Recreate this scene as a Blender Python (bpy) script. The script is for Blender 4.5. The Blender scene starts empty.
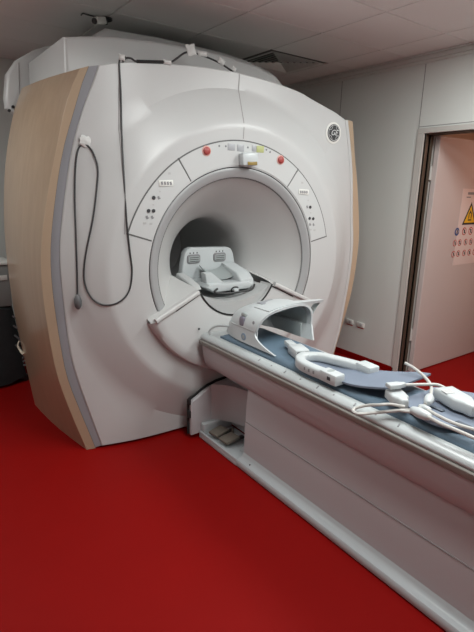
import bpy, bmesh, math, random
from mathutils import Vector, Matrix
from math import pi, sin, cos, tan, radians, hypot, atan2, sqrt
random.seed(4)
C = bpy.context.scene.collection

# ------------------------------------------------------------------ materials
def mat(name, col, rough=0.5, metal=0.0, noise=0.0, scale=6.0, spec=0.5, coat=0.0, bump=0.0, bscale=200.0, emit=None):
    m = bpy.data.materials.new(name); m.use_nodes = True
    nt = m.node_tree; b = nt.nodes['Principled BSDF']
    b.inputs['Base Color'].default_value = (*col, 1)
    b.inputs['Roughness'].default_value = rough
    b.inputs['Metallic'].default_value = metal
    b.inputs['Specular IOR Level'].default_value = spec
    b.inputs['Coat Weight'].default_value = coat
    tc = nt.nodes.new('ShaderNodeTexCoord')
    if noise > 0:
        n = nt.nodes.new('ShaderNodeTexNoise'); n.inputs['Scale'].default_value = scale; n.inputs['Detail'].default_value = 4
        mx = nt.nodes.new('ShaderNodeMix'); mx.data_type = 'RGBA'
        mx.inputs[6].default_value = (*[c*(1-noise) for c in col], 1); mx.inputs[7].default_value = (*[min(1, c*(1+noise)) for c in col], 1)
        nt.links.new(tc.outputs['Object'], n.inputs['Vector']); nt.links.new(n.outputs['Fac'], mx.inputs[0])
        nt.links.new(mx.outputs[2], b.inputs['Base Color'])
    if bump > 0:
        n = nt.nodes.new('ShaderNodeTexNoise'); n.inputs['Scale'].default_value = bscale
        bp = nt.nodes.new('ShaderNodeBump'); bp.inputs['Strength'].default_value = bump; bp.inputs['Distance'].default_value = 0.002
        nt.links.new(tc.outputs['Object'], n.inputs['Vector']); nt.links.new(n.outputs['Fac'], bp.inputs['Height']); nt.links.new(bp.outputs['Normal'], b.inputs['Normal'])
    if emit:
        b.inputs['Emission Color'].default_value = (*emit[0], 1); b.inputs['Emission Strength'].default_value = emit[1]
    return m

def wood_mat():
    m = mat('tan_laminate', (0.31, 0.22, 0.15), 0.30, coat=0.3)
    nt = m.node_tree; b = nt.nodes['Principled BSDF']
    tc = nt.nodes.new('ShaderNodeTexCoord'); mp = nt.nodes.new('ShaderNodeMapping'); mp.inputs['Scale'].default_value = (14, 14, 0.8)
    n = nt.nodes.new('ShaderNodeTexNoise'); n.inputs['Scale'].default_value = 2.0; n.inputs['Detail'].default_value = 6
    r = nt.nodes.new('ShaderNodeValToRGB')
    r.color_ramp.elements[0].position = .3; r.color_ramp.elements[0].color = (0.315, 0.225, 0.152, 1)
    r.color_ramp.elements[1].position = .7; r.color_ramp.elements[1].color = (0.365, 0.262, 0.180, 1)
    nt.links.new(tc.outputs['Object'], mp.inputs['Vector']); nt.links.new(mp.outputs['Vector'], n.inputs['Vector'])
    nt.links.new(n.outputs['Fac'], r.inputs['Fac']); nt.links.new(r.outputs['Color'], b.inputs['Base Color'])
    return m

def ceiling_mat():
    m = mat('ceiling_tile', (0.80, 0.79, 0.77), 0.85, noise=0.03, scale=3, bump=0.15, bscale=300)
    return m

M = dict(
    cover=mat('white_cover_plastic', (0.50, 0.505, 0.505), 0.36, noise=0.02, scale=2),
    panel=mat('pale_panel_plastic', (0.52, 0.53, 0.53), 0.4),
    grey=mat('light_grey_trim', (0.29, 0.30, 0.325), 0.4),
    ring=mat('grey_bore_ring', (0.32, 0.325, 0.33), 0.35),
    flare=mat('bore_white', (0.50, 0.50, 0.495), 0.4),
    tube=mat('bore_tube_grey', (0.40, 0.40, 0.39), 0.5),
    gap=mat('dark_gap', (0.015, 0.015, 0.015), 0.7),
    seam=mat('seam_grey', (0.12, 0.12, 0.12), 0.7),
    softseam=mat('soft_seam', (0.30, 0.29, 0.29), 0.7),
    tan=wood_mat(),
    tanedge=mat('tan_edge_band', (0.42, 0.315, 0.22), 0.4, noise=0.03, scale=8),
    red=mat('red_floor_vinyl', (0.21, 0.0026, 0.0020), 0.55, noise=0.05, scale=5, spec=0.10),
    wall=mat('wall_panel_paint', (0.66, 0.68, 0.655), 0.45, noise=0.015, scale=2),
    ceil=ceiling_mat(),
    ceilgrid=mat('ceiling_grid_metal', (0.60, 0.59, 0.57), 0.5),
    ceilgroove=mat('ceiling_joint', (0.17, 0.165, 0.16), 0.7),
    frame=mat('door_frame_paint', (0.52, 0.50, 0.47), 0.45),
    gasket=mat('bronze_contact_strip', (0.10, 0.075, 0.055), 0.45, metal=0.5),
    leaf=mat('door_leaf_paint', (0.52, 0.45, 0.43), 0.45),
    corr=mat('corridor_paint', (0.66, 0.52, 0.42), 0.7),
    black=mat('black_rubber', (0.012, 0.012, 0.013), 0.45),
    cord=mat('dark_cord', (0.03, 0.03, 0.032), 0.5),
    bulb=mat('grey_rubber_bulb', (0.10, 0.10, 0.105), 0.5),
    tape=mat('white_tape', (0.60, 0.60, 0.59), 0.6, noise=0.1, scale=60, bump=0.8, bscale=60),
    redbtn=mat('red_button', (0.34, 0.055, 0.05), 0.4),
    redring=mat('pale_red_ring', (0.62, 0.34, 0.30), 0.4),
    btn=mat('dark_button', (0.04, 0.04, 0.045), 0.5),
    print_=mat('grey_print', (0.22, 0.22, 0.23), 0.6),
    lightprint=mat('light_print', (0.44, 0.44, 0.44), 0.6),
    display=mat('grey_display', (0.36, 0.37, 0.39), 0.3),
    yellow=mat('yellow_label', (0.42, 0.45, 0.20), 0.5),
    amber=mat('amber_lens', (0.26, 0.18, 0.05), 0.25),
    tabletop=mat('table_white', (0.43, 0.46, 0.465), 0.3),
    tableside=mat('table_side_white', (0.46, 0.45, 0.465), 0.42),
    foot=mat('table_foot_grey', (0.43, 0.46, 0.475), 0.4),
    bumper=mat('table_edge_grey', (0.235, 0.225, 0.205), 0.5),
    pedal=mat('pedal_grey_brown', (0.16, 0.14, 0.115), 0.7, bump=0.5, bscale=120),
    pad=mat('blue_grey_vinyl', (0.10, 0.15, 0.20), 0.55, noise=0.05, scale=8, bump=0.2, bscale=40),
    flex=mat('flexible_sheet_blue_grey', (0.155, 0.185, 0.24), 0.6, noise=0.04, scale=10),
    flexdark=mat('flexible_sheet_slot', (0.07, 0.085, 0.11), 0.6),
    coil=mat('coil_white_plastic', (0.49, 0.52, 0.53), 0.32),
    coilin=mat('coil_grey_lining', (0.32, 0.35, 0.35), 0.45),
    cradle=mat('cradle_pale_grey', (0.45, 0.46, 0.46), 0.4),
    latch=mat('coil_latch_violet_grey', (0.20, 0.19, 0.235), 0.5),
    emblem=mat('coil_blue_grey_disc', (0.20, 0.27, 0.36), 0.5),
    cable=mat('cream_cable', (0.46, 0.45, 0.43), 0.45),
    badge=mat('badge_black', (0.03, 0.032, 0.035), 0.35),
    badgewhite=mat('badge_silver', (0.62, 0.63, 0.63), 0.3),
    metalw=mat('vent_white_metal', (0.75, 0.75, 0.72), 0.5),
    ventdark=mat('vent_dark', (0.07, 0.07, 0.07), 0.8),
    outlet=mat('outlet_white', (0.70, 0.70, 0.67), 0.35),
    cloth=mat('black_fabric', (0.015, 0.016, 0.018), 0.8, noise=0.3, scale=30),
    equip=mat('equipment_grey', (0.24, 0.245, 0.24), 0.5),
    signblack=mat('sign_black', (0.02, 0.018, 0.018), 0.6),
    signyellow=mat('sign_yellow', (0.75, 0.45, 0.02), 0.6),
    signblue=mat('sign_blue', (0.02, 0.06, 0.22), 0.6),
    signred=mat('sign_red', (0.45, 0.04, 0.03), 0.6),
    signwhite=mat('sign_white', (0.66, 0.56, 0.53), 0.6),
    cream=mat('cream_plastic', (0.55, 0.50, 0.40), 0.5),
    lamp=mat('lamp_diffuser', (0.9, 0.9, 0.9), 0.5, emit=((1, 0.97, 0.93), 3.0)),
    lampframe=mat('lamp_frame', (0.6, 0.6, 0.6), 0.5),
)

# ------------------------------------------------------------------ helpers
def new(): return bmesh.new()
def smooth(o, ang=35):
    me = o.data
    for p in me.polygons: p.use_smooth = True
    try: me.set_sharp_from_angle(angle=radians(ang))
    except Exception: pass
def obj(name, bm, m, parent=None, sm=True, ang=35):
    bmesh.ops.recalc_face_normals(bm, faces=bm.faces)
    root = parent
    while root is not None and root.parent is not None: root = root.parent
    if root is not None and root.type == 'EMPTY':
        bmesh.ops.translate(bm, verts=bm.verts, vec=-Vector(root.location))
    me = bpy.data.meshes.new(name); bm.to_mesh(me); bm.free()
    me.materials.append(m)
    o = bpy.data.objects.new(name, me); C.objects.link(o)
    if parent: o.parent = parent
    if sm: smooth(o, ang)
    return o
def tag(o, label=None, cat=None, group=None, kind=None):
    if label: o['label'] = label
    if cat: o['category'] = cat
    if group: o['group'] = group
    if kind: o['kind'] = kind
    return o
def thing(name, label, cat, loc=(0, 0, 0), group=None):
    o = bpy.data.objects.new(name, None); C.objects.link(o); o.location = loc
    o.empty_display_size = .1
    return tag(o, label, cat, group)
def merge(bm, t, mat4=None):
    if mat4 is not None: bmesh.ops.transform(t, matrix=mat4, verts=t.verts)
    me = bpy.data.meshes.new('tmp'); t.to_mesh(me); t.free(); bm.from_mesh(me); bpy.data.meshes.remove(me)
def box(bm, c, s, bev=0.0, rot=None, seg=2):
    t = new(); bmesh.ops.create_cube(t, size=1)
    bmesh.ops.scale(t, vec=Vector(s), verts=t.verts)
    if bev > 0: bmesh.ops.bevel(t, geom=list(t.edges), offset=bev, segments=seg, profile=.5, affect='EDGES')
    mt = Matrix.Translation(Vector(c))
    if rot is not None: mt = mt @ rot
    merge(bm, t, mt); return bm
def bx(x0, x1, y0, y1, z0, z1, bev=0.0):
    return box(new(), ((x0+x1)/2, (y0+y1)/2, (z0+z1)/2), (x1-x0, y1-y0, z1-z0), bev)
def prism(bm, pts, a, b, axis='y', bev=0.0, bevseg=2):
    """closed outline in two axes, extruded along the third"""
    t = new()
    def P(p, v):
        return {'y': (p[0], v, p[1]), 'x': (v, p[0], p[1]), 'z': (p[0], p[1], v)}[axis]
    A = [t.verts.new(P(p, a)) for p in pts]; B = [t.verts.new(P(p, b)) for p in pts]
    n = len(pts)
    t.faces.new(A); t.faces.new(B[::-1])
    for i in range(n): t.faces.new((A[i], B[i], B[(i+1) % n], A[(i+1) % n]))
    bmesh.ops.recalc_face_normals(t, faces=t.faces)
    if bev > 0:
        ed = [e for e in t.edges if len(set((A.index(v) if v in A else -1) for v in e.verts)) and (all(v in A for v in e.verts) or all(v in B for v in e.verts))]
        bmesh.ops.bevel(t, geom=ed, offset=bev, segments=bevseg, profile=.5, affect='EDGES')
    merge(bm, t); return bm
def grid(bm, rows, closed_u=False):
    V = [[bm.verts.new(p) for p in r] for r in rows]
    for i in range(len(V)-1):
        n = len(V[i]); m = n if closed_u else n-1
        for j in range(m):
            k = (j+1) % n
            try: bm.faces.new((V[i][j], V[i][k], V[i+1][k], V[i+1][j]))
            except ValueError: pass
    return V
def catmull(P, n=8, closed=False):
    P = [Vector(p) for p in P]; out = []; N = len(P)
    rng = range(N) if closed else range(N-1)
    for i in rng:
        if closed: a, b, c, d = P[(i-1) % N], P[i], P[(i+1) % N], P[(i+2) % N]
        else: a, b, c, d = P[max(i-1, 0)], P[i], P[i+1], P[min(i+2, N-1)]
        for k in range(n):
            t = k/n
            out.append(.5*((2*b)+(c-a)*t+(2*a-5*b+4*c-d)*t*t+(3*b-a-3*c+d)*t**3))
    if not closed: out.append(P[-1])
    return out
def tube(bm, P, r, seg=8, sm=6, radii=None):
    Q = catmull(P, sm) if sm > 1 else [Vector(p) for p in P]
    rows = []; up = None
    for i, q in enumerate(Q):
        d = (Q[min(i+1, len(Q)-1)]-Q[max(i-1, 0)]).normalized()
        if up is None: up = d.orthogonal().normalized()
        up = (up-d*up.dot(d)).normalized(); s = d.cross(up)
        rr = r if radii is None else radii(i/(len(Q)-1))
        rows.append([q+(up*cos(2*pi*k/seg)+s*sin(2*pi*k/seg))*rr for k in range(seg)])
    V = grid(bm, rows, True)
    bm.faces.new(V[0]); bm.faces.new(V[-1][::-1]); return bm
def sweep(bm, Q, prof, up=Vector((0, 0, 1))):
    """sweep 2-D profile (side, up) along points; profile may be a function of t"""
    Q = [Vector(q) for q in Q]; rows = []
    for i, q in enumerate(Q):
        d = (Q[min(i+1, len(Q)-1)]-Q[max(i-1, 0)]).normalized()
        s = d.cross(up).normalized(); u = s.cross(d)
        pr = prof(i/(len(Q)-1)) if callable(prof) else prof
        rows.append([q+s*a+u*b for a, b in pr])
    V = grid(bm, rows, True); bm.faces.new(V[0]); bm.faces.new(V[-1][::-1]); return bm
def rrect(w, h, r, n=3):
    out = []
    for cx, cy, a0 in ((w/2-r, h/2-r, 0), (-w/2+r, h/2-r, 90), (-w/2+r, -h/2+r, 180), (w/2-r, -h/2+r, 270)):
        for k in range(n+1):
            a = radians(a0+90*k/n); out.append((cx+r*cos(a), cy+r*sin(a)))
    return out
def disc(bm, c, n, r, h, seg=24, dome=0.0, rx=None):
    """cylinder with axis n, base at c, height h"""
    n = Vector(n).normalized(); u = n.cross(Vector((0, 0, 1)))
    if u.length < .01: u = Vector((1, 0, 0))
    u.normalize(); v = u.cross(n).normalized(); c = Vector(c); rx = rx or r
    A = [bm.verts.new(c+u*cos(2*pi*k/seg)*rx+v*sin(2*pi*k/seg)*r) for k in range(seg)]
    b = h*.25
    B = [bm.verts.new(c+n*(h-b)+u*cos(2*pi*k/seg)*rx+v*sin(2*pi*k/seg)*r) for k in range(seg)]
    D = [bm.verts.new(c+n*h+u*cos(2*pi*k/seg)*rx*.88+v*sin(2*pi*k/seg)*r*.88) for k in range(seg)]
    bm.faces.new(A)
    for k in range(seg):
        j = (k+1) % seg
        bm.faces.new((A[k], A[j], B[j], B[k])); bm.faces.new((B[k], B[j], D[j], D[k]))
    if dome:
        t = bm.verts.new(c+n*(h+dome))
        for k in range(seg): bm.faces.new((D[k], D[(k+1) % seg], t))
    else: bm.faces.new(D[::-1])
    return bm
def struct(name, bm, m, parent=None, sm=False):
    o = obj(name, bm, m, parent, sm)
    if parent is None: o['kind'] = 'structure'
    return o

# ------------------------------------------------------------------ the room
XW, CZ, YB = 3.6, 2.64, 4.9
XL, YF = -1.8, -2.0
struct('floor', bx(XL, 5.6, YF, YB, -.05, 0), M['red'])
struct('wall_back', bx(XL-.1, 5.6, YB, YB+.1, 0, 3.0), M['wall'])
struct('wall_left', bx(XL-.1, XL, YF, YB, 0, 2.9), M['wall'])
struct('wall_front', bx(XL-.1, 5.6, YF-.1, YF, 0, 3.0), M['wall'])
DY0, DY1, DZ = 1.30, 2.425, 2.055
bm = new()
for (a, b, c, d) in ((YF, DY0, 0, 2.9), (DY1, YB, 0, 2.9), (DY0, DY1, DZ, 2.9)):
    box(bm, (XW+.06, (a+b)/2, (c+d)/2), (.12, b-a, d-c))
struct('wall_right', bm, M['wall'])
# joints between the wall panels
bm = new()
for y, z0, z1 in ((3.345, .06, 2.57), (2.484, .06, 2.57), (4.25, .06, 2.57)):
    box(bm, (XW-.0005, y, (z0+z1)/2), (.003, .006, z1-z0))
box(bm, (XW-.0005, 1.7, 2.108), (.003, 1.56, .006))
struct('trim_1', bm, M['softseam'])
bm = new(); box(bm, (XW-.012, 1.2, 2.61), (.024, 7.3, .03), .004); box(bm, (XW-.006, 1.2, 2.585), (.012, 7.3, .02), .003)
box(bm, (XW-.020, 1.2, 2.632), (.04, 7.3, .012), .002)
struct('trim_2', bm, M['wall'])
bm = new(); box(bm, (XW-.006, 3.675, .027), (.012, 2.42, .054), .003); box(bm, (XW-.006, -.35, .027), (.012, 3.2, .054), .003)
struct('baseboard_right', bm, M['red'])
struct('baseboard_back', bx(XL, 3.55, YB-.012, YB, 0, .054), M['red'])
# ceiling: tiles, each bevelled against the joint behind it
gx = [1.98+.635*k for k in range(-6, 3)] + [3.62]
gx = [XL] + gx[:0] + [x for x in gx if x > XL+.05]
gy = [YF] + [2.12+.535*k for k in range(-7, 6)]
gy = [y for y in gy if y < YB] + [YB]
VX0, VX1, VY0, VY1 = 2.635, 3.23, 3.21, 3.70
bm = new()
for i in range(len(gx)-1):
    for j in range(len(gy)-1):
        x0, x1, y0, y1 = gx[i]+.004, min(gx[i+1], XW)-.004, gy[j]+.004, gy[j+1]-.004
        if x1-x0 < .03 or y1-y0 < .03: continue
        if x0 < 2.9 < x1 and y0 < 3.4 < y1: continue
        box(bm, ((x0+x1)/2, (y0+y1)/2, CZ+.01), (x1-x0, y1-y0, .02), .003, seg=1)
struct('ceiling', bm, M['ceil'])
struct('trim_3', bx(XL-.1, XW+.1, YF-.1, YB+.1, CZ+.012, CZ+.06), M['ceilgroove'])
# door: casing, bronze contact strips, leaf opened into the corridor
bm = new()
box(bm, (XW-.006, DY1+.027, DZ/2), (.012, .062, DZ), .002)
box(bm, (XW-.006, DY0-.027, DZ/2), (.012, .062, DZ), .002)
box(bm, (XW-.006, (DY0+DY1)/2, DZ+.02), (.012, DY1-DY0+.116, .04), .002)
box(bm, (XW+.105, DY1+.003, DZ/2), (.21, .006, DZ)); box(bm, (XW+.105, DY0-.003, DZ/2), (.21, .006, DZ))
box(bm, (XW+.105, (DY0+DY1)/2, DZ+.003), (.21, DY1-DY0, .006))
struct('trim_4', bm, M['frame'])
bm = new()
for xc, w in ((XW+.032, .036), (XW+.098, .034)):
    box(bm, (xc, DY1-.006, DZ/2), (w, .010, DZ-.01), .003)
    box(bm, (xc, (DY0+DY1)/2, DZ-.006), (w, DY1-DY0-.03, .010), .003)
struct('trim_5', bm, M['gasket'])
d1 = struct('door_1', bx(XW+.135, XW+1.235, 2.365, 2.41, .008, 2.045, .004), M['leaf'])
obj('hinge', disc(disc(new(), (XW+.128, 2.415, .3), (0, 0, 1), .010, .11, 12), (XW+.128, 2.415, 1.7), (0, 0, 1), .010, .11, 12), M['frame'], d1)
# corridor
struct('wall_corridor_end', bx(XW+1.9, XW+2.0, YF, YB, 0, 2.6), M['corr'])
bm = bx(XW+.12, XW+1.9, 2.9, 3.0, 0, 2.6); struct('wall_corridor_far', bm, M['corr'])
struct('wall_corridor_near', bx(XW+.12, XW+1.9, .2, .3, 0, 2.6), M['corr'])
struct('ceiling_corridor', bx(XW+.12, XW+2.0, .2, 3.0, 2.45, 2.5), M['corr'])

# wall outlets
for k, (y, lab) in enumerate(((3.018, 'white wall socket low on the grey wall, nearer the scanner of the two'),
                              (2.882, 'white wall socket low on the grey wall, nearer the open door of the two'))):
    t = thing('wall_outlet', lab, 'outlet', (XW, y, .356), 'wall sockets behind the scanner')
    obj('plate', box(new(), (XW-.006, y, .356), (.012, .088, .046), .004), M['outlet'], t)
    obj('socket', disc(new(), (XW-.0125, y-.012, .358), (-1, 0, 0), .014, .003, 18), M['lightprint'], t)
    obj('marking', box(new(), (XW-.001, y, .322), (.002, .075, .008)), M['signred'], t)

# warning sheet on the door leaf
SY = 2.3635
t = thing('warning_sign', 'printed safety notice with yellow triangle and round pictograms on door leaf', 'sign', (4.42, SY, 1.3))
obj('sheet', box(new(), (4.42, SY, 1.30), (.50, .002, .68)), M['signwhite'], t)
bm = new(); box(bm, (4.44, SY-.0015, 1.600), (.36, .001, .022)); box(bm, (4.28, SY-.0015, 1.567), (.07, .001, .010)); obj('header', bm, M['print_'], t)
def tri(bm, cx, cz, s, y0, y1): return prism(bm, [(cx-s/2, cz-s*.43), (cx+s/2, cz-s*.43), (cx, cz+s*.43)], y0, y1)
tb = obj('warning_triangle', tri(new(), 4.345, 1.425, .235, SY-.002, SY-.0012), M['signblack'], t)
obj('triangle_field', tri(new(), 4.345, 1.417, .175, SY-.0028, SY-.002), M['signyellow'], tb)
bm = new()
prism(bm, [(4.315, 1.36), (4.375, 1.36), (4.375, 1.372), (4.315, 1.372)], SY-.0034, SY-.0028)
for sx in (-1, 1):
    prism(bm, [(4.345+sx*.014, 1.378), (4.345+sx*.026, 1.378), (4.345+sx*.026, 1.43), (4.345+sx*.014, 1.43)], SY-.0034, SY-.0028)
prism(bm, [(4.325, 1.425), (4.365, 1.425), (4.345, 1.455)], SY-.0034, SY-.0028)
obj('magnet_symbol', bm, M['signblack'], tb)
for r_, (z, xs, rr) in enumerate(((1.265, (4.195, 4.315, 4.425, 4.535), .036), (1.165, (4.185, 4.265, 4.365, 4.455, 4.545), .030), (1.065, (4.185, 4.265, 4.365, 4.455, 4.545), .030))):
    for k, x in enumerate(xs):
        blue = (r_ == 0 and k == 0)
        p = obj('pictogram', disc(new(), (x-.03, SY-.001, z), (0, -1, 0), rr, .001, 20), M['signblue'] if blue else M['signred'], t)
        obj('pictogram_field', disc(new(), (x-.03, SY-.002, z), (0, -1, 0), rr*(.55 if blue else .76), .0008, 16), M['signwhite'], p)
        bm = new(); box(bm, (x-.03, SY-.0032, z), (rr*.45, .0006, rr*.9)); 
        if not blue: box(bm, (x-.03, SY-.0036, z), (rr*1.6, .0006, rr*.22), 0, Matrix.Rotation(radians(45), 4, 'Y'))
        obj('pictogram_symbol', bm, M['signblack'], p)

# ceiling air diffuser: nested square cones
t = thing('ceiling_diffuser', 'square white louvred air diffuser in the ceiling beyond the scanner', 'vent', ((VX0+VX1)/2, (VY0+VY1)/2, CZ))
cx, cy = (VX0+VX1)/2, (VY0+VY1)/2
def sqring(bm, x0, x1, z0, z1, k0, k1):
    w, d = (VX1-VX0)/2, (VY1-VY0)/2
    rows = [[(cx+sx*w*k, cy+sy*d*k, z) for sx, sy in ((-1, -1), (1, -1), (1, 1), (-1, 1))] for k, z in ((k0, z0), (k1, z1), (k1-.012, z1+.002), (k0-.012, z0+.002), (k0, z0))]
    grid(bm, rows, True)
obj('flange', (lambda b: (sqring(b, 0, 0, CZ-.004, CZ-.002, 1.0, .90), b)[1])(new()), M['metalw'], t, False)
for k in range(6):
    b = new(); k0 = .88-k*.14; sqring(b, 0, 0, CZ+.030, CZ-.002, k0-.09, k0); obj('vane', b, M['metalw'], t, False)
obj('plenum', bx(VX0+.01, VX1-.01, VY0+.01, VY1-.01, CZ+.04, CZ+.05), M['ventdark'], t, False)
# camera under the ceiling
t = thing('security_camera', 'small white camera with dark lens fixed under the ceiling above the scanner', 'camera', (1.345, 3.33, CZ))
obj('mount', disc(disc(new(), (1.345, 3.33, CZ), (0, 0, -1), .040, .014, 24), (1.335, 3.32, CZ-.01), (0, 0, -1), .016, .03, 12), M['black'], t)
rc = Matrix.Rotation(radians(205), 4, 'Z') @ Matrix.Rotation(radians(16), 4, 'Y')
hp = Vector((1.285, 3.29, CZ-.036))
obj('housing', box(new(), hp, (.085, .050, .046), .010, rc), M['outlet'], t)
fd = (rc @ Vector((1, 0, 0)))
obj('lens', disc(new(), hp+fd*.042, fd, .018, .012, 20), M['black'], t)
obj('cord', tube(new(), [(1.31, 3.32, CZ-.012), (1.27, 3.33, CZ-.006), (1.22, 3.325, CZ-.006), (1.185, 3.30, CZ-.012), (1.165, 3.28, CZ-.03)], .004, 6), M['cord'], t)

# ------------------------------------------------------------------ scanner covers
CX, CZ0 = 1.832, 1.11
SL = tan(radians(3))
def F(x, z):
    dx = x-1.84; r = hypot(dx, z-1.11)
    s = min(max((r-.86)/(1.07-.86), 0), 1); dome = .085*s
    w = 0.
    if dx < -.55: w = .09*((-dx-.55)/.5)**2
    if dx > .8: w = min(.03*((dx-.8)/.25)**2, .05)
    return 2.49+dome+w-dx*SL
N3 = Vector((-sin(radians(3)), -cos(radians(3)), 0)); U3 = Vector((cos(radians(3)), -sin(radians(3)), 0))
def fp(x, z, out=0.0): return Vector((x, F(x, z), z))+N3*out

face_left = [(1.019, 2.201), (.991, 2.127), (.93, 1.978), (.867, 1.776), (.816, 1.517), (.777, 1.248), (.776, .993), (.791, .663), (.821, .471), (.868, .269), (.931, .015)]
grey_tan = [(.969, 2.191), (.938, 2.122), (.888, 1.975), (.824, 1.774), (.770, 1.517), (.731, 1.248), (.726, .994), (.746, .665), (.769, .476), (.819, .276), (.893, .006)]
tan_out = [(.930, 2.177), (.901, 2.119), (.846, 1.972), (.796, 1.773), (.735, 1.516), (.690, 1.248), (.680, .995), (.700, .668), (.723, .479), (.768, .281), (.845, .0)]
back_l = [(.844, 2.192), (.766, 1.992), (.695, 1.681), (.655, 1.295), (.660, .815), (.700, .39), (.744, 0)]
face_top = [(1.019, 2.201), (1.126, 2.227), (1.261, 2.243), (1.391, 2.256), (1.597, 2.271), (1.815, 2.275), (1.894, 2.272), (2.13, 2.255), (2.347, 2.222), (2.454, 2.191), (2.672, 2.131), (2.79, 2.092)]
face_right = [(2.79, 2.092), (2.899, 1.751), (2.966, 1.38), (2.994, 1.140), (2.974, .822), (2.905, .49), (2.83, .30), (2.74, .015)]
tan_right = [(2.890, 2.09), (2.989, 1.755), (3.066, 1.377), (3.084, 1.138), (3.052, .809), (2.962, .478), (2.885, .298), (2.79, .0)]
def res(curve, n=28):
    zt, zb = curve[0][1], curve[-1][1]
    P = catmull([(x, 0, z) for x, z in curve], 10)
    out = []
    for k in range(n+1):
        z = zt+(zb-zt)*k/n
        for a, b in zip(P, P[1:]):
            if (a.z-z)*(b.z-z) <= 1e-12 and abs(a.z-b.z) > 1e-9:
                f = (z-a.z)/(b.z-a.z); out.append((a.x+(b.x-a.x)*f, z)); break
        else: out.append((P[-1].x, z) if abs(z-zb) < abs(z-zt) else (P[0].x, z))
    return out
scan = thing('mri_scanner', 'large white ring-bore magnetic scanner with tan side panels on red floor', 'mri scanner', (1.84, 3.2, 0))
# front cover, polar grid around the bore
outline = res(face_left)[::-1] + [(p.x, p.z) for p in catmull([(x, 0, z) for x, z in face_top], 6)][1:-1] + res(face_right)
outline = outline + [(2.74-k*.1, .015) for k in range(1, 18)]
def outer_r(a):
    dx, dz = cos(a), sin(a); best = None; n = len(outline)
    for i in range(n):
        x1, z1 = outline[i]; x2, z2 = outline[(i+1) % n]
        x1 -= CX; x2 -= CX; z1 -= CZ0; z2 -= CZ0
        den = dx*(z2-z1)-dz*(x2-x1)
        if abs(den) < 1e-12: continue
        t_ = (x1*(z2-z1)-z1*(x2-x1))/den; s_ = (x1*dz-z1*dx)/den
        if t_ > 0 and -1e-6 <= s_ <= 1+1e-6 and (best is None or t_ > best): best = t_
    return best or 1.1
angs = sorted([2*pi*k/300 for k in range(300)] + [atan2(z-CZ0, x-CX) % (2*pi) for x, z in (face_left[0], face_left[-1], face_right[0], face_right[-1])])
R0 = .618
rl = [R0, .66, .70, .74, .775, .80, .83, .85, .87, .90, .94, .98, 1.02]
rows = [[], [], [], []]+[[] for _ in rl]+[[] for _ in range(5)]
bm = new(); cols = []
for a in angs:
    Rm = outer_r(a); col = []
    for r in rl: col.append(r)
    rc_ = min(1.068, Rm-.025)
    col.append(rc_)
    for k in range(1, 4): col.append(rc_+(Rm-.006-rc_)*k/3)
    pts = [(CX+r*cos(a), CZ0+r*sin(a)) for r in col]
    P = [Vector((x, F(x, z), z)) for x, z in pts]
    e = P[-1]; q = (CX+Rm*cos(a), CZ0+Rm*sin(a))
    P.append(Vector((q[0], e.y+.006, q[1]))); P.append(Vector((q[0], e.y+.05, q[1])))
    P.insert(0, Vector((P[0].x, P[0].y+.03, P[0].z)))
    cols.append(P)
grid(bm, [[c[i] for c in cols] for i in range(len(cols[0]))], True)
front = obj('front_cover', bm, M['cover'], scan, True, 20)
# seams in the front cover
def strip(bm, pts, w, out=.001):
    pts = [Vector((p[0], 0, p[1])) for p in pts]
    rows = [[], []]
    for i, p in enumerate(pts):
        d = (pts[min(i+1, len(pts)-1)]-pts[max(i-1, 0)]).normalized(); s = Vector((-d.z, 0, d.x))
        for k, sg in ((0, 1), (1, -1)):
            q = p+s*sg*w/2; rows[k].append(fp(q.x, q.z, out))
    grid(bm, rows); return bm
def line(a, b, n=10): return [(a[0]+(b[0]-a[0])*k/n, a[1]+(b[1]-a[1])*k/n) for k in range(n+1)]
obj('cover_seam', strip(new(), line((1.120, 2.222), (1.082, 1.338), 24), .006), M['softseam'], scan, False)
obj('cover_seam', strip(new(), line((1.868, 2.268), (1.846, 1.89), 12), .006), M['softseam'], scan, False)
# control panels around the ring, slightly proud of the cover
def arc(r, a0, a1, n=40): return [(CX+r*cos(radians(a0+(a1-a0)*k/n)), CZ0+r*sin(radians(a0+(a1-a0)*k/n))) for k in range(n+1)]
def control_panel(a0, a1):
    g = .35
    bm = new(); rows = []
    for r, o in ((.625, -.002), (.625, .004), (.765, .004), (.765, -.002)):
        rows.append([fp(x, z, o) for x, z in arc(r, a0+g, a1-g, 36)])
    V = grid(bm, rows)
    bm.faces.new([V[k][0] for k in range(4)]); bm.faces.new([V[k][-1] for k in range(4)][::-1])
    return obj('control_panel', bm, M['panel'], scan, True, 30)
obj('panel_gap', strip(strip(strip(strip(strip(new(), arc(.769, 12.6, 162.6, 90), .008), [(CX+r*cos(radians(123.4)), CZ0+r*sin(radians(123.4))) for r in (.625, .7, .775)], .009),
    [(CX+r*cos(radians(53.7)), CZ0+r*sin(radians(53.7))) for r in (.625, .7, .775)], .008),
    [(CX+r*cos(radians(162.6)), CZ0+r*sin(radians(162.6))) for r in (.625, .7, .775)], .009), [(CX+r*cos(radians(12.6)), CZ0+r*sin(radians(12.6))) for r in (.625, .7, .775)], .009), M['seam'], scan, False)
cpL = control_panel(123.4, 162.6); cpT = control_panel(53.7, 123.4); cpR = control_panel(12.6, 53.7)
cpL['label'] = 'left control panel'; cpR['label'] = 'right control panel'; cpT['label'] = 'top control panel with red stop buttons'
def fbox(x, z, w, h, d=.004, out=.004, ang=0, bev=.001):
    c = fp(x, z, out+d/2)
    rot = Matrix.Rotation(radians(-3), 4, 'Z') @ Matrix.Rotation(radians(-ang), 4, 'Y')
    return box(new(), c, (w, d, h), bev, rot)
def fdisc(x, z, r, h=.004, out=.004, dome=0): return disc(new(), fp(x, z, out), N3, r, h, 24, dome)
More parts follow.
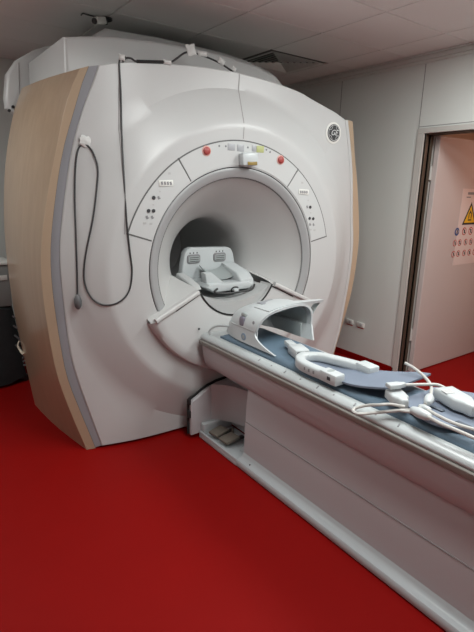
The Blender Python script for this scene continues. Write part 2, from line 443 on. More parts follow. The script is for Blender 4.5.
for x, z in ((1.588, 1.806), (2.135, 1.782)):
    b = obj('emergency_button', fdisc(x, z, .030, .003), M['redring'], cpT)
    b2 = obj('emergency_button_cap', fdisc(x, z, .022, .010, .006, .004), M['redbtn'], cpT)
for x, z, w, h in ((1.759, 1.838, .052, .040), (1.826, 1.836, .050, .040), (1.926, 1.840, .034, .036)):
    obj('display', fbox(x, z, w, h, .002), M['display'], cpT)
obj('caution_label', fbox(1.972, 1.838, .056, .040, .002), M['yellow'], cpT)
for x, z in ((1.675, 1.839), (1.720, 1.840), (1.879, 1.843), (2.020, 1.838), (2.050, 1.826)):
    obj('indicator', fdisc(x, z, .006, .002), M['print_'], cpT)
# laser marker hood over the ring
lh = obj('laser_hood', fbox(1.868, 1.772, .115, .075, .055, .004, 3, .012), M['coil'], scan)
obj('laser_lens', fbox(1.878, 1.748, .070, .020, .004, .0585, 3, .002), M['amber'], lh)
def ctl(cp, lx, lz, arrow, ds, marks, small, faint):
    b = obj('label_plate', fbox(lx, lz, .088, .034, .005, .004, arrow, .003), M['outlet'], cp)
    bm = new()
    for k in range(4): merge(bm, fbox(lx-.027+.018*k, lz, .012, .018, .001, .009, 15, 0))
    obj('label_symbols', bm, M['print_'], b, False)
    for x, z in ds: obj('button', fdisc(x, z, .0105, .004), M['btn'], cp)
    bm = new()
    for x, z in marks:
        bm = fbox(x, z, .012, .018, .0012, .004, 20, 0); merge(bm, fbox(x+.003, z-.003, .016, .005, .0014, .004, 0, 0))
        obj('symbol', bm, M['print_'], cp, False)
    for x, z in small: obj('faint_mark', fbox(x, z, .008, .008, .0012, .004, 0, 0), M['lightprint'], cp, False)
    for x, z in faint: obj('faint_symbol', fbox(x, z, .016, .012, .001, .004, 0, 0), M['lightprint'], cp, False)
ctl(cpL, 1.328, 1.618, 3, ((1.252, 1.538), (1.220, 1.466), (1.249, 1.466)), ((1.282, 1.538), (1.210, 1.430), (1.240, 1.430)), ((1.290, 1.572), (1.249, 1.500)), ((1.350, 1.672), (1.196, 1.398), (1.232, 1.394)))
ctl(cpR, 2.343, 1.585, -3, ((2.412, 1.484), (2.412, 1.408), (2.446, 1.405)), ((2.384, 1.486), (2.420, 1.366), (2.452, 1.364)), ((2.390, 1.530), (2.420, 1.445)), ((2.330, 1.645), (2.430, 1.330), (2.466, 1.325)))
# grey ring
def ringmesh(bm, prof, n=160):
    """revolve (r, y-offset from local plane) around bore axis"""
    rows = []
    for r, yo in prof:
        rows.append([Vector((CX+r*cos(2*pi*k/n), 2.49+yo-(r*cos(2*pi*k/n))*SL, CZ0+r*sin(2*pi*k/n))) for k in range(n)])
    grid(bm, rows, True); return bm
obj('ring_gap', ringmesh(new(), [(.620, .004), (.610, .010)]), M['gap'], scan)
obj('bore_ring', ringmesh(new(), [(.612, .03), (.612, .002), (.605, -.002), (.593, .000), (.562, .014), (.556, .018), (.556, .04)]), M['ring'], scan, True, 50)
obj('ring_inner_gap', ringmesh(new(), [(.557, .022), (.549, .026)]), M['seam'], scan)
prof = [(.551, .024), (.545, .034), (.530, .055), (.505, .085), (.475, .12), (.440, .165), (.405, .21), (.370, .26), (.335, .305), (.308, .345), (.290, .40), (.284, .50), (.283, .70), (.283, 1.0), (.283, 1.4), (.283, 1.74)]
obj('bore_flare', ringmesh(new(), prof), M['flare'], scan, True, 60)
bm = disc(new(), (1.84, 4.262, 1.105), (0, -1, 0), .32, .01, 48); obj('bore_end_dark', bm, M['gap'], scan)  # black disc put in for the darkness at the far end of the bore
# side panels: grey trim strip, tan edge band, tan side
def level(curve, n=28): return res(curve, n)
fl, gt, to, bk = level(face_left), level(grey_tan), level(tan_out), level(back_l)
Yl = [F(x, z) for x, z in level(face_left)]
bm = new()
grid(bm, [[Vector((x-.001, F(x, z)+.030, z)) for x, z in fl], [Vector((x-.001, F(x, z)+.008, z)) for x, z in fl], [Vector((x+.002, F(x, z)+.010, z)) for x, z in gt], [Vector((x+.002, F(x, z)+.04, z)) for x, z in gt]])
tg = obj('side_trim', bm, M['grey'], scan, True, 30); tg['label'] = 'left grey trim strip'
bm = new()
obj('trim_seam', strip(new(), [(a[0]+.001, a[1]) for a in gt], .004, -.006), M['seam'], scan, False)
bm = new()
grid(bm, [[Vector((x, F(x, z)+.04, z)) for x, z in gt], [Vector((x, F(x, z)-.002, z)) for x, z in gt], [Vector((x, F(x, z)+.004, z)) for x, z in to], [Vector((x-.002, F(x, z)+.012, z)) for x, z in to]])
te = obj('side_panel_edge', bm, M['tanedge'], scan, True, 30); te['label'] = 'light tan front edge of the left side panel'
bm = new(); rows = [[Vector((x-.002, F(x, z)+.012, z)) for x, z in to]]
for f in (.04, .2, .4, .6, .8, .95, 1.0):
    r = []
    for (xa, za), (xb, zb) in zip(to, bk):
        ya = F(xa, za)+.012; bul = .018*sin(pi*f)
        r.append(Vector((xa-.002+(xb-xa+.002)*f-bul, ya+(3.54-ya)*f, za+(zb-za)*f)))
    rows.append(r)
rows.append([v+Vector((.02, .018, 0)) for v in rows[-1]]); rows.append([v+Vector((.25, .05, 0)) for v in rows[-1]])
V = grid(bm, rows)
top = [r[0] for r in V]; t0 = bm.verts.new((1.15, 2.72, 2.195)); t1 = bm.verts.new((1.15, 3.6, 2.195))
bm.faces.new(top+[t1, t0])
sp = obj('side_panel', bm, M['tan'], scan, True, 40); sp['label'] = 'left tan laminate side panel'
# right side
fr, tr = level(face_right), level(tan_right)
bm = new()
grid(bm, [[Vector((x, F(x, z)+.04, z)) for x, z in fr], [Vector((x+.003, F(x, z)+.004, z)) for x, z in fr], [Vector((x+.03, F(x, z)+.004, z)) for x, z in fr]])
o = obj('side_trim', bm, M['cover'], scan, True, 30); o['label'] = 'right pale trim strip'
bm = new(); rows = [[Vector((x+.030, F(x, z)+.03, z)) for x, z in fr], [Vector((x+.030, F(x, z)+.003, z)) for x, z in fr], [Vector((x, F(x, z)+.006, z)) for x, z in tr]]
base = rows[-1]
for f in (.05, .3, .6, 1.0): rows.append([Vector((v.x+.004*f, v.y+(3.54-v.y)*f, v.z)) for v in base])
rows.append([v+Vector((-.25, .05, 0)) for v in rows[-1]])
V = grid(bm, rows); bm.faces.new([r[0] for r in V]+[bm.verts.new((2.75, 3.6, 2.09)), bm.verts.new((2.75, 2.6, 2.09))])
o = obj('side_panel', bm, M['tanedge'], scan, True, 40); o['label'] = 'right tan side panel'
# central and rear covers
def hull(pts, y0, y1, name, m, bev=.02):
    return obj(name, prism(new(), pts, y0, y1, 'y', bev, 3), m, scan, True, 40)
hull([(.905, 1.6), (.912, 2.20), (.918, 2.362), (1.05, 2.388), (1.2, 2.412), (1.45, 2.432), (1.7, 2.44), (1.95, 2.438), (2.23, 2.412), (2.40, 2.375), (2.50, 2.30), (2.58, 2.2), (2.62, 1.6)], 2.86, 3.64, 'top_cover', M['cover'])
hull([(1.20, 1.7), (1.205, 2.47), (1.225, 2.505), (1.29, 2.548), (1.67, 2.562), (2.145, 2.556), (2.35, 2.54), (2.507, 2.515), (2.63, 2.49), (2.70, 2.46), (2.78, 2.40), (2.84, 2.3), (2.86, 1.7)], 3.2, 3.62, 'top_cover', M['cover'])
rp = [(.95, 1.6), (.835, 2.03), (.765, 2.075), (.762, 2.14), (.785, 2.286), (.85, 2.378), (.967, 2.456), (1.058, 2.495), (1.165, 2.525), (1.4, 2.56), (2.3, 2.56), (2.6, 2.50), (2.80, 2.38), (2.9, 2.2), (2.95, 1.6)]
hull(rp, 3.64, 3.74, 'rear_cover', M['cover'], .02)
hull([(.98, .05), (.98, 2.0), (1.3, 2.45), (2.5, 2.45), (2.8, 2.0), (2.8, .05)], 3.74, 4.25, 'rear_cover', M['cover'], .03)
obj('rear_cover_seam', tube(new(), [(.862, 3.639, 2.36), (.855, 3.639, 2.28), (.85, 3.639, 2.18), (.848, 3.639, 2.06)], .003, 6), M['softseam'], scan)
bm = new()
for z, x in ((2.085, .80), (2.06, .775), (2.10, .835)): disc(bm, (x, 3.639, z), (0, -1, 0), .010, .015, 12)
obj('cover_screw', bm, M['black'], scan)
# inner fillers so nothing shows hollow between the front and the middle covers
obj('inner_frame', bx(.98, 2.72, 2.70, 2.80, 1.75, 2.16), M['gap'], scan, False)
obj('plinth', bx(.93, 2.80, 2.72, 4.25, .0, .05), M['gap'], scan, False)
# badge
bg = obj('badge', fdisc(2.668, 1.992, .072, .006, 0.0), M['outlet'], scan)
obj('badge_disc', fdisc(2.668, 1.992, .058, .004, .006), M['badge'], bg)
bm = new()
n = 48; c0 = fp(2.668, 1.992, .0108); rows = []
for k in range(n+1):
    a = 2*pi*k/n; d = U3*cos(a)+Vector((0, 0, 1))*sin(a)
    rows.append([c0+d*(.0515+.0018*cos(b))+N3*.0012*sin(b) for b in (0, pi/2, pi, 3*pi/2)])
grid(bm, rows, True)
for q in range(4):      # curls between ring and letters
    pts = []
    for k in range(9):
        f = k/8; a = radians(90*q+20+50*f); rr = .047-.013*sin(pi*f)
        pts.append(c0+(U3*cos(a)+Vector((0, 0, 1))*sin(a))*rr)
    tube(bm, pts, .0014, 5, 2)
obj('badge_ring', bm, M['badgewhite'], bg)
def text_mesh(s, size, loc, m, parent, name, shear=0.0, ext=.0006):
    cu = bpy.data.curves.new('t', 'FONT'); cu.body = s; cu.size = size; cu.align_x = 'CENTER'; cu.align_y = 'CENTER'; cu.extrude = ext; cu.shear = shear
    to_ = bpy.data.objects.new('t', cu); C.objects.link(to_)
    bpy.context.view_layer.update()
    me = bpy.data.meshes.new_from_object(to_.evaluated_get(bpy.context.evaluated_depsgraph_get()))
    bpy.data.objects.remove(to_); bpy.data.curves.remove(cu)
    bm = new(); bm.from_mesh(me); bpy.data.meshes.remove(me)
    R_ = Matrix(((U3.x, 0, -N3.x*-1, 0), (U3.y, 0, N3.y, 0), (0, 1, 0, 0), (0, 0, 0, 1)))
    R_ = Matrix(((U3.x, 0, N3.x, 0), (U3.y, 0, N3.y, 0), (0, 1, 0, 0), (0, 0, 0, 1)))
    bmesh.ops.transform(bm, matrix=Matrix.Translation(loc) @ R_, verts=bm.verts)
    return obj(name, bm, m, parent, False)
text_mesh('GE', .052, fp(2.668, 1.992, .0115), M['badgewhite'], bg, 'badge_letters', .35)

# bridge: the fan-shaped lower front piece around the table dock
BC = (1.825, 1.11)
bm = new(); n = 60; a0, a1 = 205.0, 334.0
def BP(r, a, y): return Vector((BC[0]+r*cos(radians(a)), y-(r*cos(radians(a)))*SL*.5, BC[1]+r*sin(radians(a))))
rows = []
for r, y in ((.312, 2.60), (.318, 2.485), (.34, 2.475), (.5, 2.462), (.62, 2.448), (.660, 2.446), (.684, 2.458), (.694, 2.482), (.698, 2.56)):
    rows.append([BP(r, a0+(a1-a0)*k/n, y) for k in range(n+1)])
grid(bm, rows)
br = obj('table_bridge', bm, M['cover'], scan, True, 40)
for aa, ab, sg in ((a0, 194.0, 1), (a1, 345.0, -1)):
    bm = new(); rows = []
    for k, f in enumerate((0, .12, .3, .6, 1.0)):
        pts = []
        for i in range(15):
            q = i/14; r = .318+(.690-.318)*q
            yf = 2.485+(2.447-2.485)*min(q*1.2, 1) + (.02 if q > .97 else 0)
            front_p = BP(r, aa, yf); back = Vector((BC[0]+(r*.99)*cos(radians(ab)), 2.86-.02*q, BC[1]+(r*.99)*sin(radians(ab))))
            P = front_p.lerp(back, f)
            if k == 1 or k == 2: P.z += .006
            pts.append(P)
        rows.append(pts)
    grid(bm, rows)
    o = obj('bridge_shoulder', bm, M['flare'], br, True, 40)
    # raised lip bar over the grey ring
    bm = new()
    P0, P1 = BP(.33, aa-sg*.6, 2.475), BP(.665, aa-sg*.6, 2.447)
    sweep(bm, [P0.lerp(P1, k/8) for k in range(9)], rrect(.030, .034, .010), Vector((0, -1, 0)))
    obj('bridge_lip', bm, M['ring'] if False else M['flare'], br)
    bm = tube(new(), [BP(.325, aa+sg*2.6, 2.474), BP(.40, aa+sg*2.1, 2.468), BP(.52, aa+sg*1.7, 2.458)], .0035, 6)
    obj('bridge_lip_seam', bm, M['gap'], br)
obj('dock_gap', tube(new(), [BP(.318, a, 2.479) for a in [205+k*4.3 for k in range(31)]], .0055, 6, 1), M['gap'], br)
obj('bridge_screw', fdisc(1.515, .745, .007, .004, .050), M['btn'], br)
# patient cradle seen in the bore
bm = new(); rows = []
def crad(y):
    pts = []
    for k in range(25):
        a = radians(208+(332-208)*k/24); pts.append((1.822+.312*cos(a), y, 1.105+.312*sin(a)))
    x1, z1 = pts[-1][0], pts[-1][2]; x0, z0 = pts[0][0], pts[0][2]
    for k in range(1, 16):
        f = k/16; pts.append((x1+(x0-x1)*f, y, z1-.082*sin(pi*f)**.8))
    return pts
V = grid(bm, [crad(2.50), crad(2.9), crad(3.5)], True); bm.faces.new(V[0][::-1]); bm.faces.new(V[-1])
cr = obj('cradle', bm, M['cradle'], scan, True, 30)

# ------------------------------------------------------------------ head support coil in the bore
hc = thing('head_coil', 'white head support with two square sockets sitting inside the bore', 'head coil', (1.84, 2.8, .90))
def rp2(x0, x1, z0, z1, r, n=5):
    return [((x0+x1)/2+a, (z0+z1)/2+b) for a, b in rrect(x1-x0, z1-z0, r, n)]
bm = prism(new(), [(1.622, .97), (1.628, 1.06), (1.648, 1.160), (1.668, 1.186), (1.70, 1.197), (2.00, 1.187), (2.035, 1.175), (2.055, 1.14), (2.085, 1.02), (2.09, .96)], 2.86, 2.92, 'y', .012, 3)
hb = obj('back_board', bm, M['coil'], hc, True, 30)
for x in (1.716, 1.932):
    s = obj('socket', prism(new(), rp2(x-.052, x+.052, 1.088, 1.150, .018), 2.8525, 2.862, 'y', .002), M['print_'], hb)
    obj('socket_plate', prism(new(), rp2(x-.042, x+.042, 1.096, 1.138, .012), 2.849, 2.853, 'y'), M['coilin'], s)
    bm = new()
    for k in range(3): box(bm, (x, 2.8485, 1.103+.013*k), (.07, .002, .004))
    obj('socket_grille', bm, M['btn'], s)
    for k in range(3): obj('socket_pin', box(new(), (x-.028+.028*k, 2.8585, 1.160), (.006, .004, .010)), M['btn'], s)
obj('base', prism(new(), [(1.665, .962), (1.68, .985), (2.01, .975), (2.045, .955), (2.02, .925), (1.72, .925)], 2.60, 2.87, 'y', .012, 3), M['coil'], hc, True, 30)
bm = new(); rows = []
for i in range(9):
    f = i/8; y = 2.70+.15*f; w = .115-.02*f
    rows.append([(1.85+w*cos(radians(180+180*k/14)), y, 1.032+.045*f+(.045)*sin(radians(180+180*k/14))) for k in range(15)])
grid(bm, rows)
obj('neck_cup', bm, M['coilin'], hc, True, 60)
bm = new(); prism(bm, [(2.605, .945), (2.615, .990), (2.67, 1.035), (2.85, 1.075), (2.88, .96), (2.75, .935)], 1.945, 2.062, 'x', .014, 3)
obj('side_wing', bm, M['coil'], hc, True, 30)
bm = new(); prism(bm, [(2.62, .955), (2.66, .985), (2.76, 1.01), (2.86, 1.03), (2.88, .96), (2.75, .935)], 1.575, 1.64, 'x', .012, 3)
obj('side_wing', bm, M['cradle'], hc, True, 30)
obj('wedge', prism(new(), [(1.672, 1.052), (1.725, 1.055), (1.83, .975), (1.72, .955), (1.69, .962)], 2.64, 2.70, 'y', .008, 3), M['coil'], hc, True, 30)
bm = new(); tube(bm, [(1.735, 2.585, .955), (1.712, 2.583, .942), (1.722, 2.58, .930), (1.80, 2.575, .918), (1.93, 2.575, .918), (2.02, 2.58, .926), (2.056, 2.60, .950)], .0075, 6)
obj('release_bar', bm, M['black'], hc)
obj('release_hook', tube(new(), [(1.845, 2.578, .924), (1.842, 2.574, .945), (1.865, 2.573, .955), (1.895, 2.575, .95)], .005, 6), M['black'], hc)
obj('release_knob', box(new(), (1.875, 2.572, .935), (.04, .022, .022), .006), M['coil'], hc)

# ------------------------------------------------------------------ patient table
tb = thing('patient_table', 'long white docked patient table with low pedal tray running from the bore', 'table', (1.84, 1.2, 0))
YT0, YT1 = .05, 2.425
# cross-section of top
def sym(L): return L+[(3.435-x, z) for x, z in L[::-1]]
top = sym([(1.575, .690), (1.505, .690), (1.500, .698), (1.502, .708), (1.512, .719), (1.530, .7265), (1.548, .729), (1.556, .726), (1.560, .720)])
obj('tabletop', prism(new(), top, YT0, YT1, 'y', .006, 2), M['tabletop'], tb, True, 50)
obj('edge_bumper', prism(new(), sym([(1.52, .655), (1.499, .656), (1.495, .664), (1.495, .684), (1.500, .690), (1.52, .690)]), YT0-.005, YT1+.004, 'y', .002), M['bumper'], tb)
body = sym([(1.513, .655), (1.520, .58), (1.535, .53), (1.553, .500), (1.570, .490), (1.62, .488)])
obj('table_body', prism(new(), body, YT0+.02, YT1, 'y', .01, 3), M['tableside'], tb, True, 50)
col = sym([(1.578, .489), (1.570, .40), (1.566, .285), (1.564, .279), (1.562, .272), (1.560, .08)])
col[0:0] = []
obj('pedestal', prism(new(), col, YT0+.25, 2.03, 'y', .012, 3), M['tableside'], tb, True, 20)
obj('pedestal_seam', bx(1.5615, 1.568, YT0+.27, 2.022, .2795, .2845), M['softseam'], tb, False)
obj('pedestal', bx(1.745, 1.865, 2.03, 2.446, .045, .489, .0), M['tableside'], tb)
obj('pedestal_fillet', prism(new(), [(1.745, 2.447), (1.60, 2.447), (1.66, 2.40), (1.705, 2.33), (1.735, 2.22), (1.745, 2.10)], .10, .355, 'z', 0), M['tableside'], tb, True, 40)
# foot rail with ledge
fr_ = sym([(1.513, .004), (1.508, .012), (1.508, .040), (1.513, .048), (1.530, .052), (1.545, .056), (1.553, .068), (1.562, .085), (1.60, .088)])
obj('foot_rail', prism(new(), fr_, YT0+.2, 2.03, 'y', .004), M['foot'], tb, True, 40)
# pedal tray
bm = new()
bm2 = bx(1.508, 1.745, 2.03, 2.445, .004, .035, .003); merge(bm, bm2)
merge(bm, bx(1.508, 1.520, 2.03, 2.445, .03, .050, .003)); merge(bm, bx(1.52, 1.745, 2.405, 2.445, .03, .105, .006))
merge(bm, prism(new(), [(2.03, .03), (2.13, .03), (2.06, .10), (2.03, .20)], 1.60, 1.745, 'x', .004))
obj('pedal_tray', bm, M['foot'], tb)
for x, y, a in ((1.585, 2.325, 8), (1.590, 2.215, 4)):
    p = obj('foot_pedal', box(new(), (x, y, .075), (.105, .085, .018), .004, Matrix.Rotation(radians(a), 4, 'Z') @ Matrix.Rotation(radians(-6), 4, 'Y')), M['pedal'], tb)
    obj('pedal_arm', box(new(), (x+.05, y, .055), (.12, .03, .014), .003), M['black'], p)
obj('pedal_lever', box(new(), (1.655, 2.27, .08), (.012, .012, .05), .003), M['pedal'], tb)
obj('tray_screw', disc(new(), (1.535, 1.93, .0525), (0, 0, 1), .005, .004, 10), M['btn'], tb)
# docking front with its dark gap
dk = [(1.452, .03), (1.452, .262), (1.470, .276), (1.50, .29), (1.545, .315), (1.59, .335), (1.66, .352), (1.76, .362), (1.90, .352), (1.98, .29), (1.99, .03)]
obj('docking_cover', prism(new(), dk, 2.446, 2.478, 'y', .008, 3), M['tableside'], tb, True, 40)
dk2 = [(x-(.010 if x < 1.5 else 0), z+(.009 if z > .1 else -.0)) for x, z in dk]
obj('docking_seal', prism(new(), dk2, 2.479, 2.49, 'y'), M['gap'], tb)
for z, h in ((.262, .035), (.175, .05)): obj('docking_latch', box(new(), (1.447, 2.470, z), (.015, .03, h), .003), M['gap'], tb)
# ruler marks on the near rail
bm = new()
for k, (y, w) in enumerate(((1.86, .018), (1.76, .008), (1.655, .02), (1.545, .008), (1.43, .02), (1.33, .008), (1.21, .018), (1.10, .008), (.99, .018))):
    box(bm, (1.520, y, .7238), (w, .006, .002), 0, Matrix.Rotation(radians(-20), 4, 'Y') @ Matrix.Rotation(radians(12), 4, 'Z'))
obj('rail_marks', bm, M['print_'], tb, False)
obj('rail_handle', tube(new(), [(1.54, 2.36, .722), (1.535, 2.37, .752), (1.56, 2.33, .788), (1.60, 2.25, .800), (1.65, 2.23, .79)], .007, 8), M['tabletop'], tb)

# pad on the table
def pillow(x0, x1, y0, y1, z0, z1, nx=14, ny=40, amp=.004, seed=1):
    rnd = random.Random(seed); ph = [rnd.random()*6 for _ in range(4)]
    bm = new(); rows = []
    for j in range(ny+1):
        v = j/ny; y = y0+(y1-y0)*v; r = []
        for i in range(nx+1):
            u = i/nx; x = x0+(x1-x0)*u
            e = min(1, min(u, 1-u)*12)**.5 * min(1, min(v, 1-v)*ny*.5)**.5
            z = z0+(z1-z0)*(.35+.65*e)+amp*(sin(x*22+ph[0]+y*5)+sin(y*17+ph[1]-x*9))
            r.append(Vector((x, y, z)))
        rows.append(r)
    V = grid(bm, rows)
    ret = bmesh.ops.extrude_face_region(bm, geom=list(bm.faces))
    vs = [g for g in ret['geom'] if isinstance(g, bmesh.types.BMVert)]
    for v in vs: v.co.z = z0
    return bm
tag(obj('table_pad', pillow(1.568, 1.868, .1, 2.30, .7205, .752, 16, 80, .0015), M['pad'], None, True, 50), 'blue-grey vinyl mattress pad lying along the patient table', 'mattress')

# ------------------------------------------------------------------ arched head and neck coil on the table
nc = thing('arched_coil', 'white arch-shaped receiver coil standing on the table before the bore', 'receiver coil', (1.80, 1.95, .755))
ZB = .757
PR = [(1.578, .836), (1.583, .868), (1.600, .902), (1.635, .934), (1.685, .955), (1.74, .966), (1.81, .972), (1.88, .970), (1.93, .955), (1.962, .925), (1.975, .885), (1.975, .836)]
PC = catmull([(x, 0, z) for x, z in PR], 5)
CC = Vector((1.78, 0, .80))
def rim_y(u): return 1.965-.050*min(1, u/.35)+.015*max(0, (u-.5)/.5) if False else (1.975-.045*min(1, u/.4)+.01*max(0, u-.6))
def shell(scale_in, y_front_add, y_back, th):
    O, I = [], []; nv = 14; N = len(PC)
    for j in range(nv+1):
        v = j/nv; ro, ri = [], []
        for i, p in enumerate(PC):
            u = i/(N-1); y = rim_y(u)+y_front_add+(y_back-rim_y(u)-y_front_add)*v
            s = 1-.10*max(0, (v-.45)/.55)**2.2; zs = 1-.30*max(0, (v-.4)/.6)**2.0
            d = (p-CC); d = Vector((d.x*scale_in*s, 0, d.z*scale_in))
            q = CC+d; q.z = .836+(q.z-.836)*zs if q.z > .836 else .836
            n = (q-CC).normalized()
            ro.append(Vector((q.x, y, q.z)))
            w = q-n*th; w.z = max(w.z, .836); ri.append(Vector((w.x, y, w.z)))
        O.append(ro); I.append(ri)
    return O, I
def close_shell(O, I):
    bm = new(); VO = grid(bm, O); VI = grid(bm, I)
    nr, ncn = len(O), len(O[0])
    def q(a, b, c, d):
        try: bm.faces.new((a, b, c, d))
        except ValueError: pass
    for j in range(ncn-1):
        q(VO[0][j], VO[0][j+1], VI[0][j+1], VI[0][j]); q(VO[-1][j], VO[-1][j+1], VI[-1][j+1], VI[-1][j])
    for i in range(nr-1):
        q(VO[i][0], VO[i+1][0], VI[i+1][0], VI[i][0]); q(VO[i][-1], VO[i+1][-1], VI[i+1][-1], VI[i][-1])
    return bm
def cheek(side):
    rows_o, rows_i = [], []; nz = 10
    for k in range(nz+1):
        f = k/nz; z = ZB-.004+f*.083
        yf = (1.795+.185*(1-(1-f)**2.6)) if side < 0 else (1.885+.05*f)
        yb = 2.30-.03*f
        ro, ri = [], []
        for j in range(17):
            v = j/16; y = yf+(yb-yf)*v
            tuck_ = .04*max(0, (v-.6)/.4)**2
            xo = (1.572+.006*f+tuck_) if side < 0 else (1.948+.027*f-tuck_)
            xi = xo-side*(.010+.016*min(1, v*3))
            ro.append(Vector((xo, y, z))); ri.append(Vector((xi, y, z)))
        rows_o.append(ro); rows_i.append(ri)
    return close_shell(rows_o, rows_i)
ck = obj('lower_housing', cheek(-1), M['coil'], nc, True, 50); cf = obj('lower_housing', cheek(1), M['coil'], nc, True, 50)
O, I = shell(1.0, 0, 2.225, .014)
uh = obj('upper_housing', close_shell(O, I), M['coil'], nc, True, 50)
bm = new(); e = O[-1]
grid(bm, [[p.copy() for p in e], [Vector((1.78+(p.x-1.78)*.93, p.y+.025, .79+(p.z-.79)*.9)) for p in e], [Vector((1.78+(p.x-1.78)*.85, p.y+.04, .755+(p.z-.836)*.5)) for p in e]])
obj('rear_cap', bm, M['coil'], nc, True, 60)
O, I = shell(.905, .03, 2.17, .003)
obj('lining', close_shell(O, I), M['coilin'], nc, True, 50)
# inner side walls of the opening
obj('inner_wall', bx(1.915, 1.923, 1.97, 2.24, ZB, .838, .001), M['coilin'], nc); obj('inner_wall', bx(1.602, 1.610, 1.99, 2.24, ZB, .838, .001), M['coil'], nc)
# visor: the crown carried on beyond the far side
rows_t, rows_b = [], []
for j in range(9):
    v = j/8; rt, rb = [], []
    for i in range(25):
        u = i/24; x = 1.655+(2.052-1.655)*u
        yf = 1.952-.022*u-.008*sin(pi*u); y = yf+(.035+.10*(1-u)**1.5)*v
        base = [(1.655, .9475), (1.685, .9565), (1.74, .9675), (1.81, .9735), (1.88, .9745), (1.95, .974), (2.06, .970)]
        for (xa, za), (xb, zb) in zip(base, base[1:]):
            if xa <= x <= xb+1e-6: z = za+(zb-za)*(x-xa)/(xb-xa)
        rt.append(Vector((x, y, z+.003-.002*v))); rb.append(Vector((x, y+.004, z-.013-.002*(1-u))))
    rows_t.append(rt); rows_b.append(rb)
obj('visor', close_shell(rows_t, rows_b), M['coil'], nc, True, 50)
bm = new(); T_ = []
for f in (0, .5, 1): T_.append([Vector((1.974+.070*(1-k/8)**1.6, 1.945+f*.04, .960-.105*k/8)) for k in range(9)])
obj('visor_bracket', close_shell(T_, [[p+Vector((-.008, 0, -.006)) for p in r_] for r_ in T_]), M['coilin'], nc, True, 60)
sn = obj('housing_seam', bx(1.5765, 1.5795, 1.985, 2.20, .8345, .8375), M['softseam'], nc, False)
obj('latch', box(new(), (1.586, 2.105, .868), (.020, .046, .058), .011), M['latch'], nc)
obj('latch_cap', box(new(), (1.600, 2.105, .905), (.024, .044, .028), .010), M['coilin'], nc)
obj('button', disc(new(), (1.592, 2.005, .882), (-1, 0, .3), .010, .006, 14), M['print_'], nc)
em = obj('round_emblem', disc(new(), (1.5765, 2.075, .785), (-1, 0, 0), .022, .004, 28), M['emblem'], nc)
obj('emblem_ring', disc(new(), (1.573, 2.075, .785), (-1, 0, 0), .012, .001, 20), M['coilin'], em)
obj('vent_plate', box(new(), (1.755, 2.08, .962), (.11, .09, .006), .003, Matrix.Rotation(radians(-4), 4, 'Y')), M['grey'], nc)
# plug inside the opening
pl = thing('coil_plug', 'white square plug lying on the pad inside the arched coil opening', 'plug', (1.72, 1.76, .755))
rp_ = Matrix.Rotation(radians(-20), 4, 'Z')
obj('plug_body', box(new(), (1.672, 1.725, .783), (.080, .115, .050), .010, rp_), M['coil'], pl)
obj('plug_neck', box(new(), (1.708, 1.822, .782), (.048, .11, .036), .012, rp_), M['coil'], pl)
obj('plug_socket', box(new(), (1.6515, 1.6690, .783), (.062, .006, .032), .001, rp_), M['btn'], pl)

# ------------------------------------------------------------------ horseshoe coil
hs = thing('horseshoe_coil', 'white horseshoe-shaped flexible coil lying on the blue-grey sheet', 'receiver coil', (1.68, 1.45, .765))
path = catmull([(1.560, 1.40, .779), (1.553, 1.50, .779), (1.562, 1.58, .779), (1.598, 1.632, .780), (1.652, 1.640, .782), (1.698, 1.600, .785), (1.722, 1.52, .788), (1.738, 1.44, .790), (1.752, 1.38, .790)], 8)
obj('loop', sweep(new(), path, lambda t: rrect(.050, .050 if t < .5 else .042, .012)), M['coil'], hs, True, 40)
b1 = obj('end_block', box(new(), (1.560, 1.385, .781), (.062, .105, .052), .008, Matrix.Rotation(radians(-2), 4, 'Z')), M['coil'], hs)
b2 = obj('end_block', box(new(), (1.755, 1.345, .794), (.066, .095, .046), .008, Matrix.Rotation(radians(-6), 4, 'Z')), M['coil'], hs)
b1['label'] = 'near end block with small marking'
obj('marking', box(new(), (1.5285, 1.375, .783), (.003, .020, .016), 0, Matrix.Rotation(radians(-2), 4, 'Z')), M['btn'], b1)
obj('finger_recess', disc(new(), (1.563, 1.395, .8065), (0, 0, 1), .013, .0015, 18, 0, .022), M['coilin'], b1)
for y in (1.47, 1.50, 1.53): obj('loop_symbol', box(new(), (1.5285+.06*max(0, y-1.5), y, .781), (.004, .010, .014)), M['print_'], hs)

# ------------------------------------------------------------------ flexible sheets
def sheet(name, fn, nu, nv, th, m, label, cat, hole=None, parent=None):
    bm = new(); T = [[Vector(fn(i/nu, j/nv)) for i in range(nu+1)] for j in range(nv+1)]
    Bt = [[p-Vector((0, 0, th)) for p in r] for r in T]
    o = obj(name, close_shell(T, Bt), m, parent, True, 40)
    if label: tag(o, label, cat)
    return o
def shA(u, v):
    # u across the table, v from bore side to foot side
    y = 1.62-.535*v+.02*u; x0 = 1.585+.015*v; x = x0+(.195+.085*min(1, max(0, (v-.45)/.45)))*u
    x0 += -.035*sin(pi*min(1, max(0, (v-.35)/.55)))
    x = x0+(x-1.585)*1.0
    z = .764+.056*v**1.6+.002*sin(7*u+5*v)-.018*(1-u)*sin(pi*v)*.6
    z = max(z, .764)
    return (x, y, z)
sheet('flexible_sheet', shA, 18, 30, .009, M['flex'], 'grey-blue flexible coil sheet raised under the horseshoe coil', 'coil sheet')
def shB(u, v):
    k = .05*(1-min(1, v/.35))**1.5+.22*max(0, (v-.35)/.65)**1.5
    x = 1.562+k*(1-u)+(.30+.16*min(1, v*2))*u; y = 1.06-.50*v
    z = .774+.006*sin(3*u+2)+.010*u
    return (x, y, z)
s2 = sheet('flexible_sheet', shB, 18, 26, .018, M['flex'], 'grey-blue flexible coil sheet with dark slots at the foot end of the table', 'coil sheet')
